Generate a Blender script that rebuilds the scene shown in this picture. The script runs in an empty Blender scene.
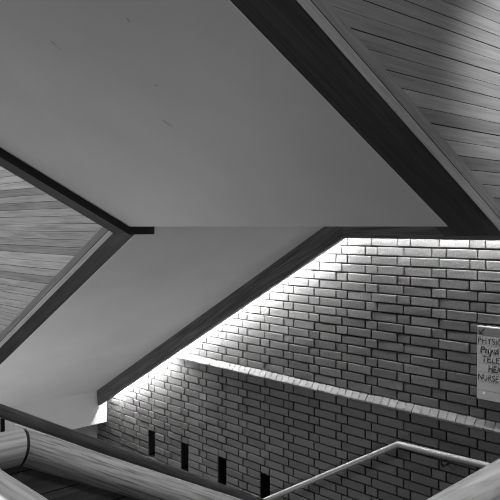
import bpy, bmesh, math, random
from mathutils import Vector, Matrix
random.seed(7)
S = bpy.context.scene
COL = S.collection

# ------------------------------------------------------------------ materials
def new_mat(name):
    m = bpy.data.materials.new(name); m.use_nodes = True
    nt = m.node_tree
    return m, nt, nt.nodes['Principled BSDF']

def N(nt, t, **kw):
    n = nt.nodes.new(t)
    for k, v in kw.items():
        setattr(n, k, v)
    return n

def grey(v): return (v, v, v, 1)

def ramp(nt, src, stops):
    r = N(nt, 'ShaderNodeValToRGB')
    els = r.color_ramp.elements
    while len(els) < len(stops): els.new(0.5)
    for e, (p, v) in zip(els, stops):
        e.position = p; e.color = grey(v)
    nt.links.new(src, r.inputs['Fac'])
    return r.outputs['Color']

def mapped(nt, scale, rot=(0, 0, 0)):
    tc = N(nt, 'ShaderNodeTexCoord'); mp = N(nt, 'ShaderNodeMapping')
    mp.inputs['Scale'].default_value = scale
    src = tc.outputs['Object']
    if any(rot):
        m0 = N(nt, 'ShaderNodeMapping'); m0.inputs['Rotation'].default_value = rot
        nt.links.new(src, m0.inputs['Vector']); src = m0.outputs['Vector']
    nt.links.new(src, mp.inputs['Vector'])
    return mp.outputs['Vector']

def mult(nt, a, b, fac=1.0):
    mx = N(nt, 'ShaderNodeMix', data_type='RGBA', blend_type='MULTIPLY')
    mx.inputs['Factor'].default_value = fac
    nt.links.new(a, mx.inputs['A']); nt.links.new(b, mx.inputs['B'])
    return mx.outputs['Result']

def bump(nt, src, bsdf, strength, dist):
    b = N(nt, 'ShaderNodeBump')
    b.inputs['Strength'].default_value = strength; b.inputs['Distance'].default_value = dist
    nt.links.new(src, b.inputs['Height']); nt.links.new(b.outputs['Normal'], bsdf.inputs['Normal'])

def plaster(name, v, rough=0.55):
    m, nt, b = new_mat(name)
    n1 = N(nt, 'ShaderNodeTexNoise'); n1.inputs['Scale'].default_value = 2.2; n1.inputs['Detail'].default_value = 4
    nt.links.new(mapped(nt, (1, 1, 1)), n1.inputs['Vector'])
    nt.links.new(ramp(nt, n1.outputs['Fac'], [(0.3, v * 0.95), (0.7, v * 1.04)]), b.inputs['Base Color'])
    n2 = N(nt, 'ShaderNodeTexNoise'); n2.inputs['Scale'].default_value = 160
    nt.links.new(mapped(nt, (1, 1, 1)), n2.inputs['Vector'])
    bump(nt, n2.outputs['Fac'], b, 0.12, 0.003)
    b.inputs['Roughness'].default_value = rough
    return m

def wood(name, lo, hi, axis, rough=0.4, fine=1.0, rot=(0, 0, 0), tone=False, lines=0.5):
    """grain running along axis 0/1/2 of the object, after the rotation"""
    m, nt, b = new_mat(name)
    s1 = [26 * fine] * 3; s1[axis] = 1.3 * fine
    s2 = [150 * fine] * 3; s2[axis] = 5 * fine
    n1 = N(nt, 'ShaderNodeTexNoise'); n1.inputs['Scale'].default_value = 1; n1.inputs['Detail'].default_value = 5
    n1.inputs['Distortion'].default_value = 1.8
    n2 = N(nt, 'ShaderNodeTexNoise'); n2.inputs['Scale'].default_value = 1; n2.inputs['Detail'].default_value = 3
    nt.links.new(mapped(nt, s1, rot), n1.inputs['Vector'])
    nt.links.new(mapped(nt, s2, rot), n2.inputs['Vector'])
    c = ramp(nt, n1.outputs['Fac'], [(0.3, lo), (0.68, hi)])
    f = ramp(nt, n2.outputs['Fac'], [(0.32, 1 - lines), (0.55, 1.0)])
    c = mult(nt, c, f)
    if tone:
        at = N(nt, 'ShaderNodeAttribute'); at.attribute_name = 'tone'
        c = mult(nt, c, at.outputs['Color'])
    nt.links.new(c, b.inputs['Base Color'])
    bump(nt, n2.outputs['Fac'], b, 0.18, 0.002)
    b.inputs['Roughness'].default_value = rough
    return m

def brick_mat(name, v, var=0.25):
    m, nt, b = new_mat(name)
    at = N(nt, 'ShaderNodeAttribute'); at.attribute_name = 'tone'
    n1 = N(nt, 'ShaderNodeTexNoise'); n1.inputs['Scale'].default_value = 70; n1.inputs['Detail'].default_value = 6
    n1.inputs['Roughness'].default_value = 0.7
    nt.links.new(mapped(nt, (1, 1, 1)), n1.inputs['Vector'])
    c = ramp(nt, n1.outputs['Fac'], [(0.3, v * (1 - var)), (0.7, v * (1 + var))])
    nt.links.new(mult(nt, c, at.outputs['Color']), b.inputs['Base Color'])
    n2 = N(nt, 'ShaderNodeTexNoise'); n2.inputs['Scale'].default_value = 220; n2.inputs['Detail'].default_value = 4
    nt.links.new(mapped(nt, (1, 1, 1)), n2.inputs['Vector'])
    bump(nt, n2.outputs['Fac'], b, 0.5, 0.004)
    b.inputs['Roughness'].default_value = 0.75
    return m

def plain(name, v, rough=0.5, metal=0.0, speck=0.06):
    m, nt, b = new_mat(name)
    n1 = N(nt, 'ShaderNodeTexNoise'); n1.inputs['Scale'].default_value = 60; n1.inputs['Detail'].default_value = 4
    nt.links.new(mapped(nt, (1, 1, 1)), n1.inputs['Vector'])
    nt.links.new(ramp(nt, n1.outputs['Fac'], [(0.3, v * (1 - speck)), (0.7, v * (1 + speck))]), b.inputs['Base Color'])
    b.inputs['Roughness'].default_value = rough; b.inputs['Metallic'].default_value = metal
    return m

def emit(name, strength):
    m, nt, b = new_mat(name)
    b.inputs['Base Color'].default_value = grey(0.9)
    b.inputs['Emission Color'].default_value = grey(1)
    b.inputs['Emission Strength'].default_value = strength
    return m

PITCH = math.atan(0.55)
M = dict(
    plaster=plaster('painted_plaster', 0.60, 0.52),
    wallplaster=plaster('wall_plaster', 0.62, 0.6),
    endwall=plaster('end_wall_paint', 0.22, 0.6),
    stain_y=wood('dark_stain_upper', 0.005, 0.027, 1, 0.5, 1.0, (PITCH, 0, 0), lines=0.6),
    stain_lit_x=wood('dark_stain_lit_lower', 0.05, 0.14, 0, 0.5, 0.7, (0, PITCH, 0), lines=0.55),  # same dark stain as upstairs; stronger light on it painted as paler colour
    stain_lit_h=wood('dark_stain_lit_level', 0.05, 0.14, 0, 0.5, 0.7, lines=0.55),  # level copy of that stain, lightened in colour to look lit
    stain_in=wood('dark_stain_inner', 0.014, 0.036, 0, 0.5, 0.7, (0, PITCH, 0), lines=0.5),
    strip_y=wood('edge_timber_upper', 0.36, 0.46, 1, 0.45, 1.2, (PITCH, 0, 0), lines=0.2),
    strip_x=wood('edge_timber_lower', 0.30, 0.40, 0, 0.45, 1.2, (0, PITCH, 0), lines=0.2),
    strip2_y=wood('skirt_timber_upper', 0.22, 0.30, 1, 0.45, 1.2, (PITCH, 0, 0), lines=0.25),
    strip2_x=wood('skirt_timber_lower', 0.15, 0.22, 0, 0.45, 1.2, (0, PITCH, 0), lines=0.25),
    board_y=wood('lining_board_upper', 0.22, 0.30, 1, 0.34, 0.8, tone=True, lines=0.22),
    board_x=wood('lining_board_lower', 0.31, 0.45, 0, 0.45, 0.7, tone=True, lines=0.28),
    board_dark=wood('dark_stained_board', 0.03, 0.07, 1, 0.5, 0.8, tone=True, lines=0.3),  # balustrade boards in dark-stained wood
    rail_y=wood('rail_oak_sloped', 0.27, 0.42, 1, 0.3, 1.8, (PITCH, 0, 0), lines=0.55),
    rail_x=wood('rail_oak_level', 0.34, 0.50, 0, 0.3, 1.1, lines=0.35),
    rail_l=wood('rail_oak_return', 0.34, 0.50, 1, 0.3, 1.1, lines=0.35),
    rail_dark=wood('rail_dark_oak', 0.15, 0.26, 1, 0.45, 1.1, (PITCH, 0, 0), lines=0.35),
    brick=brick_mat('face_brick', 0.076, 0.4),
    coping=brick_mat('ledge_brick', 0.125, 0.15),
    mortar=plain('raked_mortar', 0.012, 0.9),
    slot=plain('slot_lining', 0.008, 0.9),
    floor=plain('floor_vinyl', 0.06, 0.6),
    tread=plain('stair_tread', 0.09, 0.6),
    black=plain('black_steel', 0.012, 0.4),
    gap=plain('rail_joint', 0.006, 0.8),
    metal=plain('painted_rail', 0.17, 0.35),
    signface=plain('sign_strip', 0.46, 0.4, speck=0.03),
    signhead=plain('sign_header', 0.2, 0.4, speck=0.03),
    signback=plain('sign_backing', 0.30, 0.5),
    ink=plain('sign_ink', 0.006, 0.6),
    white=plain('white_mark', 0.95, 0.5),
    scuff=plain('scuff', 0.07, 0.8),
    tube=emit('lit_tube', 270.0),
    tube_level=emit('lit_tube_level', 185.0),
    housing=plain('lamp_housing', 0.6, 0.5),
)

# ------------------------------------------------------------------ mesh builder
class MB:
    def __init__(s):
        s.v, s.f, s.t = [], [], []
    def face(s, idx, tone=1.0):
        s.f.append(idx); s.t.append(tone)
    def prism(s, poly, ext, tone=1.0):
        """poly: list of 3D points (flat), ext: extrusion vector"""
        n = len(poly); o = len(s.v); e = Vector(ext)
        s.v += [Vector(p) for p in poly] + [Vector(p) + e for p in poly]
        s.face(list(range(o, o + n)), tone); s.face(list(range(o + 2 * n - 1, o + n - 1, -1)), tone)
        for i in range(n):
            j = (i + 1) % n
            s.face([o + i, o + n + i, o + n + j, o + j], tone)
    def box(s, a, b, tone=1.0):
        x0, y0, z0 = a; x1, y1, z1 = b
        s.prism([(x0, y0, z0), (x1, y0, z0), (x1, y0, z1), (x0, y0, z1)], (0, y1 - y0, 0), tone)
    def brick(s, x0, x1, z0, z1, y_face, y_back, tone, c=0.004):
        """brick with a chamfered front arris facing -y"""
        o = len(s.v)
        j = lambda: random.uniform(-0.0012, 0.0012)
        for (xa, xb, za, zb, y) in ((x0, x1, z0, z1, y_back), (x0, x1, z0, z1, y_face + c),
                                    (x0 + c, x1 - c, z0 + c, z1 - c, y_face)):
            for (x, z) in ((xa, za), (xb, za), (xb, zb), (xa, zb)):
                s.v.append(Vector((x + j(), y + j() * 0.8, z + j())))
        for k in (0, 4):
            for i in range(4):
                q = (i + 1) % 4
                s.face([o + k + i, o + k + q, o + k + 4 + q, o + k + 4 + i], tone)
        s.face([o + 8, o + 9, o + 10, o + 11], tone)
    def tube(s, pts, r, seg=28, cap=True, n0=None, n1=None):
        """n0 / n1: direction of the cut plane at the first / last end"""
        P = [Vector(p) for p in pts]; n = len(P)
        d0 = (P[1] - P[0]).normalized()
        up = Vector((0, 0, 1)) if abs(d0.z) < 0.9 else Vector((1, 0, 0))
        rings = []
        for i in range(n):
            if i == 0: d = P[1] - P[0]
            elif i == n - 1: d = P[-1] - P[-2]
            else: d = (P[i] - P[i - 1]).normalized() + (P[i + 1] - P[i]).normalized()
            d.normalize()
            side = d.cross(up).normalized(); u2 = side.cross(d).normalized()
            k = 1.0
            if 0 < i < n - 1:
                k = 1 / max(0.5, d.dot((P[i] - P[i - 1]).normalized()))
            # stretch in the bend plane at a mitre
            bend = ((P[i + 1] - P[i]).normalized() - (P[i] - P[i - 1]).normalized()) if 0 < i < n - 1 else Vector()
            bend = bend - d * bend.dot(d)
            bn = bend.normalized() if bend.length > 1e-5 else None
            ring = []
            for a in range(seg):
                w = 2 * math.pi * a / seg
                off = side * math.cos(w) * r + u2 * math.sin(w) * r
                if bn: off += bn * off.dot(bn) * (k - 1)
                ring.append(len(s.v)); s.v.append(P[i] + off)
            cut = n0 if (i == 0 and n0) else n1 if (i == n - 1 and n1) else None
            if cut:
                for v in ring:
                    off = s.v[v] - P[i]; s.v[v] = s.v[v] - d * (off.dot(cut) / d.dot(cut))
            rings.append(ring)
        for i in range(n - 1):
            for a in range(seg):
                b = (a + 1) % seg
                s.face([rings[i][a], rings[i][b], rings[i + 1][b], rings[i + 1][a]])
        if cap:
            s.face(rings[0][::-1]); s.face(rings[-1])
    def build(s, name, mat, parent=None, smooth=False, bevel=0.0):
        me = bpy.data.meshes.new(name)
        org = Vector((0, 0, 0))
        me.from_pydata([tuple(v) for v in s.v], [], s.f)
        at = me.attributes.new('tone', 'FLOAT', 'FACE')
        at.data.foreach_set('value', s.t)
        bm = bmesh.new(); bm.from_mesh(me)
        bmesh.ops.recalc_face_normals(bm, faces=bm.faces)
        if smooth:
            for f in bm.faces: f.smooth = len(f.verts) == 4
            for e in bm.edges:
                if len(e.link_faces) == 2 and e.calc_face_angle(0) > 0.6: e.smooth = False
        bm.to_mesh(me); bm.free()
        me.materials.append(M[mat] if isinstance(mat, str) else mat)
        o = bpy.data.objects.new(name, me); COL.objects.link(o)
        if parent: o.parent = parent; o.matrix_parent_inverse = parent.matrix_world.inverted()
        if bevel:
            bv = o.modifiers.new('edge', 'BEVEL'); bv.width = bevel; bv.segments = 2; bv.limit_method = 'ANGLE'
        return o

def thing(name, loc, label, cat, group=None):
    o = bpy.data.objects.new(name, None); COL.objects.link(o)
    o.location = loc; o.empty_display_size = 0.1
    o.matrix_world = Matrix.Translation(loc)
    o['label'] = label; o['category'] = cat
    if group: o['group'] = group
    return o

def struct(o, label, cat):
    o['kind'] = 'structure'; o['label'] = label; o['category'] = cat
    return o

def clip(poly, f):
    """keep the side of a 2D polygon where f(p) >= 0 (f linear)"""
    out = []
    for i in range(len(poly)):
        p, q = poly[i], poly[(i + 1) % len(poly)]
        a, b = f(p), f(q)
        if a >= 0: out.append(p)
        if (a >= 0) != (b >= 0):
            t = a / (a - b); out.append((p[0] + t * (q[0] - p[0]), p[1] + t * (q[1] - p[1])))
    return out

# ------------------------------------------------------------------ dimensions (metres, eye level z = 0)
WALL_Y = 4.30                    # face of the brick wall
WX0, WX1 = -7.41, 2.2
LAND_X0, LAND_X1 = -3.644, -1.424
LAND_Y0 = 2.334
FAS_Y = 4.16                     # outer face of the fascia along the brick wall
INN_Y = 2.44                     # inner fascia of the lower flight
SL = 0.546
XB = -7.182                      # bulkhead at the foot of the lower flight
def zlow(x): return SL * (x - LAND_X0)            # soffit of the lower flight
def zr(y): return 0.5605 * (LAND_Y0 - y)          # soffit edges of the upper flight
def zl(y): return 0.523 * (LAND_Y0 - y)

# ------------------------------------------------------------------ brick wall
COURSE = 0.0715; PER = 0.594; JT = 0.0095
ZTOP = -0.225 + 9 * COURSE
NROW = 62
HEAD0 = -3.2885
ST = (PER) * 0.4; HD = PER * 0.2
slot_x = [HEAD0 - PER * k for k in (2, 3, 4, 5)]
SLOT_Z1 = -0.225 - 28 * COURSE; SLOT_Z0 = SLOT_Z1 - 4 * COURSE
COP_Z1 = -0.225 - 15 * COURSE; COP_Z0 = COP_Z1 - COURSE
w = MB()
for k in range(-9, NROW - 9):
    z1 = -0.225 - k * COURSE; z0 = z1 - COURSE
    if k == 15: continue                                    # the ledge course
    off = HEAD0 if k % 2 else HEAD0 + PER / 2
    n0 = int((WX0 - off) / PER) - 2; n1 = int((WX1 - off) / PER) + 2
    for n in range(n0, n1):
        c = off + n * PER
        for (a, b) in ((c - HD / 2, c + HD / 2), (c + HD / 2, c + HD / 2 + ST), (c + HD / 2 + ST, c + HD / 2 + 2 * ST)):
            segs = [(max(a + JT / 2, WX0), min(b - JT / 2, WX1))]
            if z1 <= SLOT_Z1 + 0.001 and z0 >= SLOT_Z0 - 0.001:
                for sx in slot_x:
                    lo, hi = sx - HD / 2 - 0.004, sx + HD / 2 + 0.004
                    nxt = []
                    for (p, q) in segs:
                        if q <= lo or p >= hi: nxt.append((p, q)); continue
                        if p < lo: nxt.append((p, lo))
                        if q > hi: nxt.append((hi, q))
                    segs = nxt
            for (p, q) in segs:
                if q - p < 0.02: continue
                tone = random.choice((0.72, 0.86, 0.95, 1.0, 1.05, 1.18)) * random.uniform(0.93, 1.07)
                w.brick(p, q, z0 + JT / 2, z1 - JT / 2, WALL_Y + random.uniform(-0.002, 0.002), WALL_Y + 0.05, tone)
wall = struct(w.build('wall_back', 'brick'), 'dark brick stairwell wall laid in stretchers and headers with raked joints', 'wall')
mo = MB()
MY0, MY1 = WALL_Y + 0.016, WALL_Y + 0.30
ZB = -0.225 - (NROW - 9) * COURSE
mo.box((WX0, MY0, SLOT_Z1), (WX1, MY1, ZTOP)); mo.box((WX0, MY0, ZB), (WX1, MY1, SLOT_Z0))
xs = sorted(slot_x); prev = WX0
for sx in xs:
    mo.box((prev, MY0, SLOT_Z0), (sx - HD / 2 - 0.004, MY1, SLOT_Z1)); prev = sx + HD / 2 + 0.004
mo.box((prev, MY0, SLOT_Z0), (WX1, MY1, SLOT_Z1))
mo.build('mortar', 'mortar', wall)
for sx in slot_x:
    l = MB(); a, b = sx - HD / 2 - 0.0035, sx + HD / 2 + 0.0035
    y0, y1 = WALL_Y + 0.006, WALL_Y + 0.29; t = 0.004
    l.box((a, y1 - t, SLOT_Z0), (b, y1, SLOT_Z1)); l.box((a, y0, SLOT_Z0), (a + t, y1, SLOT_Z1)); l.box((b - t, y0, SLOT_Z0), (b, y1, SLOT_Z1))
    l.box((a, y0, SLOT_Z1 - t), (b, y1, SLOT_Z1)); l.box((a, y0, SLOT_Z0), (b, y1, SLOT_Z0 + t))
    o = l.build('slot', 'slot', wall); o['label'] = 'narrow black vertical slot in the brickwork'
# brick-on-edge ledge with a sloping top
cp = MB(); x = WX0; CW = 0.0705
while x < WX1 - CW:
    a, b = x + 0.0014, x + CW - 0.0014
    jy = random.uniform(-0.003, 0.003); jz = random.uniform(-0.0015, 0.0015)
    prof = [(WALL_Y + 0.05, COP_Z1 + jz), (WALL_Y + 0.004, COP_Z1 + jz), (WALL_Y - 0.034 + jy, COP_Z1 - 0.044 + jz),
            (WALL_Y - 0.038 + jy, COP_Z1 - 0.052 + jz), (WALL_Y - 0.034 + jy, COP_Z0 + 0.004), (WALL_Y + 0.05, COP_Z0 + 0.004)]
    cp.prism([(a, y, z) for y, z in prof], (b - a, 0, 0), random.uniform(0.86, 1.1))
    x += CW
struct(cp.build('trim_1', 'coping', None, bevel=0.002), 'pale brick-on-edge ledge running along the dark brick wall', 'ledge')

# ------------------------------------------------------------------ upper flight (rises towards the viewer)
up = thing('stair_flight', (LAND_X0, LAND_Y0, 0), 'upper stair flight with flat grey plaster underside and board-lined side', 'staircase')
YF = -0.4
sl = MB()
o = len(sl.v)
# soffit slab: a prism whose two edges follow the stringers
A = [(LAND_X0, LAND_Y0, 0), (LAND_X1 - 0.06, LAND_Y0, 0), (LAND_X1 - 0.06, YF, zr(YF)), (LAND_X0, YF, zl(YF))]
sl.v += [Vector(p) for p in A] + [Vector((p[0], p[1], p[2] + 0.16)) for p in A]
for q in ([0, 1, 2, 3], [7, 6, 5, 4], [0, 4, 5, 1], [1, 5, 6, 2], [2, 6, 7, 3], [3, 7, 4, 0]): sl.face(q)
o = len(sl.v); e1 = LAND_X1 - 0.001
A = [(LAND_X1 - 0.06, LAND_Y0, 0), (e1, LAND_Y0, 0), (e1, YF, zr(YF)), (LAND_X1 - 0.06, YF, zr(YF))]
sl.v += [Vector(p) for p in A] + [Vector((p[0], p[1], p[2] + 0.003)) for p in A]
for q in ([0, 1, 2, 3], [7, 6, 5, 4], [0, 4, 5, 1], [1, 5, 6, 2], [2, 6, 7, 3], [3, 7, 4, 0]): sl.face([o + k for k in q])
sl.build('soffit', 'plaster', up)
st = MB()                                                    # the steps above the slab
nst = 9; run = (LAND_Y0 - YF) / nst
prof = [(LAND_Y0, 0.1)]
for i in range(nst):
    y = LAND_Y0 - i * run; h = 0.17 + zl(y - run) + 0.02
    prof += [(y, h), (y - run, h)]
prof += [(YF, zl(YF) + 0.1)]
st.prism([(LAND_X0 + 0.02, y, z) for y, z in prof], (LAND_X1 - LAND_X0 - 0.08, 0, 0))
st.build('steps', 'tread', up)
# outer stringer, edge strips and board lining in the plane x = LAND_X1
BIG = [(-0.4, -0.0376), (4.158, -0.0376), (4.158, 1.75), (-0.4, 1.75)]
line = lambda d: (lambda p: p[1] - (0.5605 * (LAND_Y0 - p[0]) + d))
def band(d0, d1):
    q = clip(BIG, line(d0)); f1 = line(d1)
    return clip(q, lambda p: -f1(p)) if d1 is not None else q
def to3(q, x): return [(x, y, z) for y, z in q]
b = MB()
fas = band(0.0035, 0.203)
b.prism(to3(fas, LAND_X1), (-0.06, 0, 0)); b.build('stringer', 'stain_y', up)['label'] = 'wide black-stained outer stringer'
b = MB(); b.prism(to3(band(0.2045, 0.252), LAND_X1 + 0.004), (-0.02, 0, 0)); b.build('edge_strip', 'strip_y', up)
b = MB(); b.prism(to3(clip(BIG, line(0.19)), LAND_X1 - 0.018), (-0.03, 0, 0)); b.build('gap_backing', 'black', up)  # black sheet added behind strips and boards to paint their gaps dark
b = MB(); b.prism(to3(band(0.261, 0.318), LAND_X1), (-0.016, 0, 0)); b.build('edge_strip', 'strip2_y', up)
b = MB()
bw = 0.0525; z = -0.0376; i = 0
reg = clip(BIG, line(0.3205))
while z < 1.75:
    g = (0.0042, 0.0012, 0.0034, 0.0038, 0.001)[i % 5]
    q = clip(clip(reg, lambda p: p[1] - z - g / 2), lambda p: z + bw - g / 2 - p[1])
    if len(q) >= 3:
        tone = random.choice((0.7, 0.82, 0.92, 1.0, 1.0, 1.1, 1.2))
        b.prism(to3(q, LAND_X1 - 0.004 + random.uniform(-0.0015, 0.0008)), (-0.0125, 0, 0), tone)
    z += bw; i += 1
b.box((LAND_X1 - 0.045, 0.2, 0.9), (LAND_X1 - 0.026, 0.25, 0.95))
b.build('board_panel', 'board_y', up)['label'] = 'narrow horizontal timber lining boards'
# inner stringer on the far edge
b = MB(); x1, x0 = LAND_X0 + 0.002, LAND_X0 - 0.155
yk = LAND_Y0 - 0.0
def zb(y): return max(zl(y) - 0.05, -0.05)
yb = LAND_Y0
prof = [(YF, zl(YF) - 0.05), (LAND_Y0, -0.05), (2.527, -0.05), (2.527, 0.0), (2.5, 0.12), (LAND_Y0, 0.16), (YF, zl(YF) + 0.22)]
b.prism([(x1, y, z) for y, z in prof[:]], (x0 - x1, 0, 0)); b.build('stringer', 'stain_y', up, bevel=0.003)['label'] = 'dark inner stringer with its end stubbed under the landing'
# small scuffs on the plaster
nrm = Vector((0, 0.54, 1)).normalized()
for (p0, p1, r) in (((-2.274, 1.138, 0.650), (-2.272, 1.150, 0.645), 0.0022), ((-2.281, 1.165, 0.636), (-2.278, 1.174, 0.631), 0.0013), ((-1.835, 1.170, 0.633), (-1.838, 1.180, 0.628), 0.0016),
                    ((-2.039, 1.418, 0.498), (-2.036, 1.424, 0.495), 0.0026), ((-2.216, 1.577, 0.412), (-2.212, 1.617, 0.390), 0.0013)):
    b = MB(); c0, c1 = Vector(p0), Vector(p1)
    for c in (c0, c1):                                          # seat the mark on the soffit plane
        t = (c.x - LAND_X0) / (LAND_X1 - 0.06 - LAND_X0)
        c.z = zl(c.y) * (1 - t) + zr(c.y) * t - 0.0004
    d = (c1 - c0).normalized(); s_ = d.cross(nrm).normalized() * r; m_ = (c0 + c1) / 2 + s_ * 0.6
    b.prism([c0 - d * r, c0 + s_ * 0.6, m_, c1 + s_ * 0.4, c1 + d * r, c1 - s_ * 0.5, c0 - s_], nrm * 0.0008)
    b.build('scuff_mark', 'scuff', up)

# ------------------------------------------------------------------ quarter landing
la = thing('stair_landing', (LAND_X0, LAND_Y0, 0), 'quarter landing at eye level with dark fascia above the brick wall', 'landing')
b = MB(); b.box((LAND_X0, LAND_Y0, 0.0), (LAND_X1 - 0.06, FAS_Y - 0.002, 0.2)); b.build('slab', 'plaster', la)
b = MB(); b.box((LAND_X0, FAS_Y - 0.04, 0.2), (2.0, WALL_Y - 0.008, 0.24)); b.build('cove_lid', 'plaster', la)
b = MB(); b.box((LAND_X1 - 0.02, FAS_Y, -0.088), (2.0, FAS_Y + 0.04, 0.2));
b.box((-3.455, FAS_Y, -0.090), (LAND_X1 - 0.02, FAS_Y + 0.04, 0.2)); b.build('fascia', 'stain_lit_h', la)['label'] = 'level dark timber fascia along the wall'

# ------------------------------------------------------------------ lower flight (descends along the brick wall)
lo = thing('stair_flight', (LAND_X0, INN_Y, 0), 'lower stair flight descending along the brick wall with pale plaster underside', 'staircase')
b = MB()
b.prism([(LAND_X0, INN_Y + 0.061, 0), (LAND_X0, INN_Y + 0.061, 0.18), (XB, INN_Y + 0.061, zlow(XB) + 0.18), (XB, INN_Y + 0.061, zlow(XB))], (0, FAS_Y - INN_Y - 0.063, 0))
b.prism([(LAND_X0, INN_Y + 0.001, 0), (LAND_X0, INN_Y + 0.001, 0.003), (XB, INN_Y + 0.001, zlow(XB) + 0.003), (XB, INN_Y + 0.001, zlow(XB))], (0, 0.06, 0))
b.build('soffit', 'plaster', lo)
b = MB(); prof = [(LAND_X0 - 0.01, 0.12)]; nst = 12; run = (LAND_X0 - XB - 0.02) / nst
for i in range(nst):
    x = LAND_X0 - 0.01 - i * run; h = zlow(x - run) + 0.19 + 0.17
    prof += [(x, h), (x - run, h)]
prof += [(XB + 0.01, zlow(XB) + 0.12)]
b.prism([(x, INN_Y + 0.05, z) for x, z in prof], (0, FAS_Y - INN_Y - 0.08, 0)); b.build('steps', 'tread', lo)
b = MB()
b.prism([(-3.455, FAS_Y - 0.0, -0.09), (-3.455, FAS_Y, 0.002), (LAND_X0, FAS_Y, 0.004), (-7.178, FAS_Y, zlow(-7.178) + 0.004),
         (-7.150, FAS_Y, -2.098)], (0, 0.04, 0))
b.build('stringer', 'stain_lit_x', lo)['label'] = 'dark timber fascia hiding the cove light'
b = MB(); b.prism([(LAND_X0, FAS_Y + 0.036, zlow(LAND_X0) + 0.01), (LAND_X0, FAS_Y + 0.036, 0.2), (XB, FAS_Y + 0.036, zlow(XB) + 0.2), (XB, FAS_Y + 0.036, zlow(XB) + 0.01)], (0, 0.004, 0))
b.prism([(LAND_X0, FAS_Y + 0.04, 0.16), (LAND_X0, FAS_Y + 0.04, 0.2), (XB, FAS_Y + 0.04, zlow(XB) + 0.2), (XB, FAS_Y + 0.04, zlow(XB) + 0.16)], (0, WALL_Y - FAS_Y - 0.05, 0))
b.build('cove_lid', 'plaster', lo)
# inner face: stringer, strips, boards in the plane y = INN_Y
BX = [(XB + 0.003, -3.2), (LAND_X0, -3.2), (LAND_X0, 1.5), (XB + 0.003, 1.5)]
BXF = [(XB + 0.003, -3.2), (LAND_X0, -3.2), (LAND_X0, -0.047), (XB + 0.003, -0.047)]
lin = lambda d: (lambda p: p[1] - (SL * (p[0] - LAND_X0) + d))
def bandx(d0, d1, base=BX):
    q = clip(base, lin(d0)); f1 = lin(d1)
    return clip(q, lambda p: -f1(p))
def to3x(q, y): return [(x, y, z) for x, z in q]
b = MB(); b.prism(to3x(bandx(0.0035, 0.146, BXF), INN_Y), (0, 0.06, 0)); b.build('stringer', 'stain_in', lo)['label'] = 'dark inner stringer of the lower flight'
BXS = [(XB + 0.003, -3.2), (LAND_X0 - 0.16, -3.2), (LAND_X0 - 0.16, 1.5), (XB + 0.003, 1.5)]
b = MB(); b.prism(to3x(bandx(0.147, 0.194, BXS), INN_Y - 0.004), (0, 0.02, 0)); b.build('edge_strip', 'strip_x', lo)
b = MB(); b.prism(to3x(clip(BXS, lin(0.13)), INN_Y + 0.018), (0, 0.03, 0)); b.build('gap_backing', 'black', lo)  # added black backing, puts shade into the gaps of this face
b = MB(); b.prism(to3x(bandx(0.204, 0.265, BXS), INN_Y), (0, 0.016, 0)); b.build('edge_strip', 'strip2_x', lo)
b = MB(); reg = clip(BXS, lin(0.267)); z = -3.2; bw = 0.0575; i = 0
while z < 1.5:
    g = 0.0032 if i % 3 else 0.0016
    q = clip(clip(reg, lambda p: p[1] - z - g / 2), lambda p: z + bw - g / 2 - p[1])
    if len(q) >= 3:
        b.prism(to3x(q, INN_Y + 0.004 + random.uniform(-0.001, 0.0015)), (0, 0.0125, 0), random.choice((0.68, 0.85, 0.95, 1.0, 1.0, 1.08, 1.2)))
    z += bw; i += 1
b.build('board_panel', 'board_x', lo)['label'] = 'narrow horizontal timber lining boards'

# bulkhead and end wall below the flight
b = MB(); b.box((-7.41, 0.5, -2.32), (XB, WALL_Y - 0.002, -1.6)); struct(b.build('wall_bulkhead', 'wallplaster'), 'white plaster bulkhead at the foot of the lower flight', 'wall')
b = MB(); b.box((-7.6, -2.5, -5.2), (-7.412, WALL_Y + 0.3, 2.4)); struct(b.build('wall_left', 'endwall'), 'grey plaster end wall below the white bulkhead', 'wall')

# ------------------------------------------------------------------ cove lights behind the fascia
cl = thing('cove_light', (LAND_X0, WALL_Y - 0.06, 0), 'sloping strip light hidden behind the fascia of the lower flight', 'light')
x = -3.50; L = 0.59
def zt(x): return -0.5406 * (-3.444 - x) - 0.005
while x - L > -7.16:
    b = MB(); b.tube([(x - 0.001, WALL_Y - 0.060, zt(x - 0.001)), (x - L + 0.001, WALL_Y - 0.060, zt(x - L + 0.001))], 0.013, 12); x -= L
    b.build('tube', 'tube', cl, smooth=True)
b = MB(); b.prism([(-3.5, WALL_Y - 0.09, zt(-3.5) + 0.02), (-3.5, WALL_Y - 0.09, zt(-3.5) + 0.04), (-7.12, WALL_Y - 0.09, zt(-7.12) + 0.04), (-7.12, WALL_Y - 0.09, zt(-7.12) + 0.02)], (0, 0.06, 0)); b.build('housing', 'housing', cl)
cl = thing('cove_light', (-2, WALL_Y - 0.06, 0), 'level strip light hidden behind the fascia of the landing', 'light')
x = -3.42; L = 0.62
while x < 1.4:
    b = MB(); b.tube([(x + 0.001, WALL_Y - 0.060, 0.02), (x + L - 0.001, WALL_Y - 0.060, 0.02)], 0.013, 12); x += L
    b.build('tube', 'tube_level', cl, smooth=True)
b = MB(); b.box((-3.42, WALL_Y - 0.09, 0.04), (1.5, WALL_Y - 0.03, 0.06)); b.build('housing', 'housing', cl)

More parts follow.
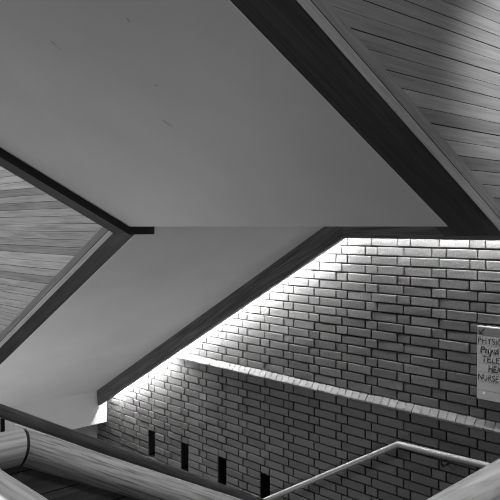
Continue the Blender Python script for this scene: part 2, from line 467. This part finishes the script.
# ------------------------------------------------------------------ rail on the brick wall
wr = thing('handrail', (-2.993, 4.22, -1.595), 'slim pale handrail with a bend fixed low on the dark brick wall', 'handrail')
b = MB(); b.tube([(-6.9, 4.21, -1.590 - 0.5840 * 3.928), (-2.972, 4.21, -1.590), (-0.9, 4.21, -1.530)], 0.0225, 20); b.build('rail', 'metal', wr, smooth=True)
for bx in (-6.2, -5.2, -4.55, -2.62, -1.3):
    zz = -1.595 - 0.584 * max(0, -2.993 - bx)
    b = MB(); b.tube([(bx, 4.21, zz - 0.018), (bx, 4.21, zz - 0.05), (bx, 4.235, zz - 0.07), (bx, 4.303, zz - 0.07)], 0.007, 10); b.build('bracket', 'black', wr, smooth=True)

# ------------------------------------------------------------------ timber rails near the viewer
R = 0.037
def post(parent, x, y, ztop, zbot, r=0.012):
    b = MB(); b.tube([(x, y, zbot), (x, y, ztop)], r, 14); b.build('post', 'black', parent, smooth=True)
Pj = (-1.365, 0.613, -0.454)
sr = thing('handrail', Pj, 'thick round timber handrail going down the stair, with a dark joint ring', 'handrail')
dirv = Vector((0, 0.249, -0.127)).normalized()
pj = Vector(Pj)
cutn = (dirv + Vector((0, 1, 0))).normalized()
b = MB(); b.tube([pj + dirv * 0.0035, pj + dirv * 2.2, pj + dirv * 2.2 + Vector((0, 0.12, 0))], R, 36, n0=cutn); b.build('rail', 'rail_y', sr, smooth=True)
b = MB(); b.tube([pj - Vector((0, 0.008, 0)), pj, pj + dirv * 0.008], R * 0.94, 30); b.build('joint_ring', 'gap', sr, smooth=True)

gr = thing('handrail', (-0.57, 0.473, -0.453), 'thick pale level timber guard rail turning round the stair opening beside the viewer', 'handrail')
ca, cb = Vector((-0.553, 0.473, -0.455)), Vector((-1.365, 0.473, -0.453))
m1 = Vector((-1, -1, 0)).normalized(); m2 = Vector((-1, 1, 0)).normalized()
b = MB(); b.tube([(-0.645, 1.9, -0.455), ca], R, 36, n1=m1); b.build('rail', 'rail_l', gr, smooth=True)
b = MB(); b.tube([ca, cb], R, 36, n0=m1, n1=m2); b.build('rail', 'rail_x', gr, smooth=True)
b = MB(); b.tube([cb, (-1.365, 0.613 - 0.0035, -0.454)], R, 36, n0=m2, n1=cutn); b.build('rail', 'rail_l', gr, smooth=True)
dk = thing('handrail', (-2.6, 1.0, -0.66), 'thin dark timber handrail behind the thick round one, on black posts', 'handrail')
def zd(y): return -0.709 - 0.5288 * (y - 1.088)
b = MB(); b.tube([(-2.6, 0.35, zd(0.35)), (-2.6, 2.62, zd(2.62))], 0.0262, 28); b.build('rail', 'rail_dark', dk, smooth=True)

# ------------------------------------------------------------------ stair and floors around the viewer
FL = -1.40; LL = -2.50
b = MB(); n = 7; run = (2.45 - 0.56) / n; rise = (FL - LL) / n
prof = [(0.56, FL - 0.3), (0.56, FL - rise)]
for i in range(n - 1):
    prof += [(0.56 + (i + 1) * run, FL - (i + 1) * rise), (0.56 + (i + 1) * run, FL - (i + 2) * rise)]
prof += [(2.45, LL - 0.2)]
dn = thing('stair_flight', (-2.6, 0.56, FL), 'stair flight going down between the dark and the thick timber handrails', 'staircase')
b.prism([(-2.66, y, z) for y, z in prof], (1.32, 0, 0)); b.build('steps', 'tread', dn)
def side(x, y0, y1, ztop, zbot, mat):
    b = MB(); reg = [(y0, zbot(y0)), (y1, zbot(y1)), (y1, ztop(y1)), (y0, ztop(y0))]; z = -3.2
    while z < 0:
        q = clip(clip(reg, lambda p: p[1] - z - 0.001), lambda p: z + 0.056 - p[1])
        if len(q) >= 3: b.prism(to3(q, x), (-0.03, 0, 0), random.uniform(0.7, 1.2))
        z += 0.0575
    return b.build('board_panel', mat, dn)
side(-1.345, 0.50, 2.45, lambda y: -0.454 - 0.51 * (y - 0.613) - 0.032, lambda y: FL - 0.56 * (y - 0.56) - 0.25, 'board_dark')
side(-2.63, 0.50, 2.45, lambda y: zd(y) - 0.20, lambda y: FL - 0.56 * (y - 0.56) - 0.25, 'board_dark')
for y in (1.098, 1.72, 2.4):
    post(dk, -2.6, y, zd(y) - 0.015, FL - 0.582 * (y - 0.56) - 0.05, 0.0085)
for (x, y) in ((-0.553, 0.473), (-1.25, 0.473), (-0.6, 1.2), (-0.637, 1.8)):
    post(gr, x, y, -0.47, FL)
b = MB(); b.box((-2.7, -2.0, FL - 0.25), (-0.45, 0.49, FL)); b.box((-0.66, 0.49, FL - 0.25), (2.2, 2.4, FL)); b.box((-0.45, -2.0, FL - 0.25), (2.2, 0.49, FL))
struct(b.build('floor', 'floor'), 'dark floor of the upper landing at the stair opening', 'floor')
b = MB(); b.box((-3.0, 2.45, LL - 0.25), (2.2, WALL_Y - 0.002, LL)); struct(b.build('floor_landing', 'floor'), 'dark lower landing floor beside the brick wall', 'floor')
b = MB(); n = 12; run = 4.2 / n; rise = 0.19; prof = [(-3.0, LL - 0.25), (-3.0, LL - rise)]
for i in range(n - 1):
    prof += [(-3.0 - (i + 1) * run, LL - (i + 1) * rise), (-3.0 - (i + 1) * run, LL - (i + 2) * rise)]
prof += [(-7.2, LL - n * rise - 0.2)]
dn2 = thing('stair_flight', (-3.0, 2.5, LL), 'bottom stair flight going down under the slots in the brick wall', 'staircase')
b.prism([(x, INN_Y + 0.03, z) for x, z in prof], (0, WALL_Y - INN_Y - 0.035, 0)); b.build('steps', 'tread', dn2)

# ------------------------------------------------------------------ sign on the brick wall
SX0, SX1, SZ1, SZ0, SY = -2.386, -1.786, -0.668, -1.158, WALL_Y - 0.03
sg = thing('directory_sign', (SX0, SY, SZ0), 'pale directory sign of stacked name strips on the brick wall', 'sign')
b = MB(); b.box((SX0, SY + 0.004, SZ0), (SX1, WALL_Y + 0.006, SZ1)); b.build('backing', 'signback', sg, bevel=0.002)
edges = [SZ1 - 0.004, -0.729, -0.790, -0.851, -0.912, -0.973, -1.034, -1.095, SZ0 + 0.002]
texts = [None, ('PHYSIC', -2.374, 0.043, 0.012, 0.173), ('Physi', -2.357, 0.043, 0.042, 0.131), ('TELE', -2.349, 0.043, 0.016, 0.130),
         ('HEA', -2.300, 0.043, 0.040, 0.094), ('NURSE', -2.374, 0.043, 0.016, 0.146), None, None]
def lettering(txt, x, zc, cap, bold, wid, parent):
    cu = bpy.data.curves.new('lettering', 'FONT'); cu.body = txt; cu.size = 1.0; cu.offset = bold; cu.extrude = 0.0
    t = bpy.data.objects.new('lettering', cu); COL.objects.link(t)
    bpy.context.view_layer.update()
    me = bpy.data.meshes.new_from_object(t.evaluated_get(bpy.context.evaluated_depsgraph_get()))
    COL.objects.unlink(t); bpy.data.objects.remove(t)
    s = cap / 0.70
    x0 = min(v.co.x for v in me.vertices); x1 = max(v.co.x for v in me.vertices)
    wid = wid / ((x1 - x0) * s)
    me.transform(Matrix(((s * wid, 0, 0, x - x0 * s * wid), (0, 0, -1, SY - 0.0035), (0, s, 0, zc - cap / 2), (0, 0, 0, 1))))
    me.materials.append(M['ink'])
    o = bpy.data.objects.new('lettering', me); COL.objects.link(o); o.parent = parent
    
    sol = o.modifiers.new('thick', 'SOLIDIFY'); sol.thickness = 0.0008
    return o
for i in range(8):
    b = MB(); b.box((SX0 + 0.004, SY - 0.003, edges[i + 1] + 0.0015), (SX1 - 0.004, SY + 0.006, edges[i] - 0.0005))
    strip = b.build('header_strip' if i == 0 else 'name_strip', 'signhead' if i == 0 else 'signface', sg)
    if texts[i]:
        t, x, cap, bold, wid = texts[i]
        lettering(t, x, (edges[i] + edges[i + 1]) / 2, cap, bold, wid, strip)
    if i == 0:                                               # arrow pointing down to the left
        a = MB(); ax, az, y = SX0 + 0.022, (edges[0] + edges[1]) / 2 - 0.020, SY - 0.0038; k = 0.040; t = 0.0075
        a.prism([(ax, y, az), (ax + k * 0.62, y, az), (ax + k * 0.62, y, az + t), (ax, y, az + t)], (0, 0.0008, 0))
        a.prism([(ax, y, az + t), (ax + t, y, az + t), (ax + t, y, az + k * 0.62), (ax, y, az + k * 0.62)], (0, 0.0008, 0))
        a.prism([(ax + t, y, az + t * 0.4), (ax + k, y, az + k - t * 0.6), (ax + k - t * 0.7, y, az + k), (ax + t * 0.2, y, az + t)], (0, 0.0009, 0))
        a.build('arrow', 'ink', strip)
    if i == 7:
        a = MB(); cx, cz, y = -2.332, -1.118, SY - 0.004
        a.prism([(cx - 0.012, y, cz), (cx + 0.012, y, cz), (cx, y, cz + 0.02)], (0, 0.0008, 0)); a.build('pointer_mark', 'white', strip)

# ------------------------------------------------------------------ lights
def area(name, loc, target, size, energy, size_y=None):
    l = bpy.data.lights.new(name, 'AREA'); l.energy = energy; l.size = size
    if size_y: l.shape = 'RECTANGLE'; l.size_y = size_y
    o = bpy.data.objects.new(name, l); COL.objects.link(o); o.location = loc
    o.rotation_euler = (Vector(target) - Vector(loc)).to_track_quat('-Z', 'Y').to_euler()
    return o
def spot(name, loc, target, energy, cone, soft):
    l = bpy.data.lights.new(name, 'SPOT'); l.energy = energy; l.spot_size = cone; l.spot_blend = 0.8; l.shadow_soft_size = soft
    o = bpy.data.objects.new(name, l); COL.objects.link(o); o.location = loc
    o.rotation_euler = (Vector(target) - Vector(loc)).to_track_quat('-Z', 'Y').to_euler()
    return o
area('ceiling_lamp_left', (-6.2, -1.6, 1.3), (-5.6, 2.3, -0.4), 0.8, 95)
area('fill_lower_soffit', (-5.3, 1.9, -3.7), (-5.5, 2.9, -1.0), 0.8, 33)  # added fill from below to brighten the lower soffit, no real fitting
area('fill_upper_soffit', (-4.6, 0.5, -2.7), (-4.6, 1.4, 0.0), 1.4, 9)  # added fill standing in for floor bounce on the soffits
spot('downlight', (-0.3, 0.9, 2.0), (-0.7, 1.15, -0.5), 200, 0.95, 0.12)
spot('wall_washer', (-0.55, 3.1, 1.05), (-1.424, 2.95, 0.68), 60, 1.1, 0.08)
spot('fill_right_boards', (1.2, 1.0, 1.9), (-1.424, 1.75, 0.6), 62, 0.95, 0.2)  # added fill giving the right-hand boards a base level of light

wd = bpy.data.worlds.new('interior_ambient'); S.world = wd; wd.use_nodes = True
bg = wd.node_tree.nodes['Background']; bg.inputs['Color'].default_value = grey(1); bg.inputs['Strength'].default_value = 0.15

# ------------------------------------------------------------------ camera
cam = bpy.data.cameras.new('camera'); co = bpy.data.objects.new('camera', cam); COL.objects.link(co)
cam.sensor_width = 36; cam.lens = 690 / 500 * 36; cam.shift_y = -23.5 / 500; cam.clip_start = 0.02
yaw = math.atan2(0.7358247, 0.6771720)
co.location = (0, 0, 0); co.rotation_euler = (math.pi / 2, 0, yaw)
S.camera = co
S.cycles.filter_width = 1.0
S.view_settings.view_transform = 'Standard'; S.view_settings.look = 'None'
S.view_settings.exposure = 0; S.view_settings.gamma = 1
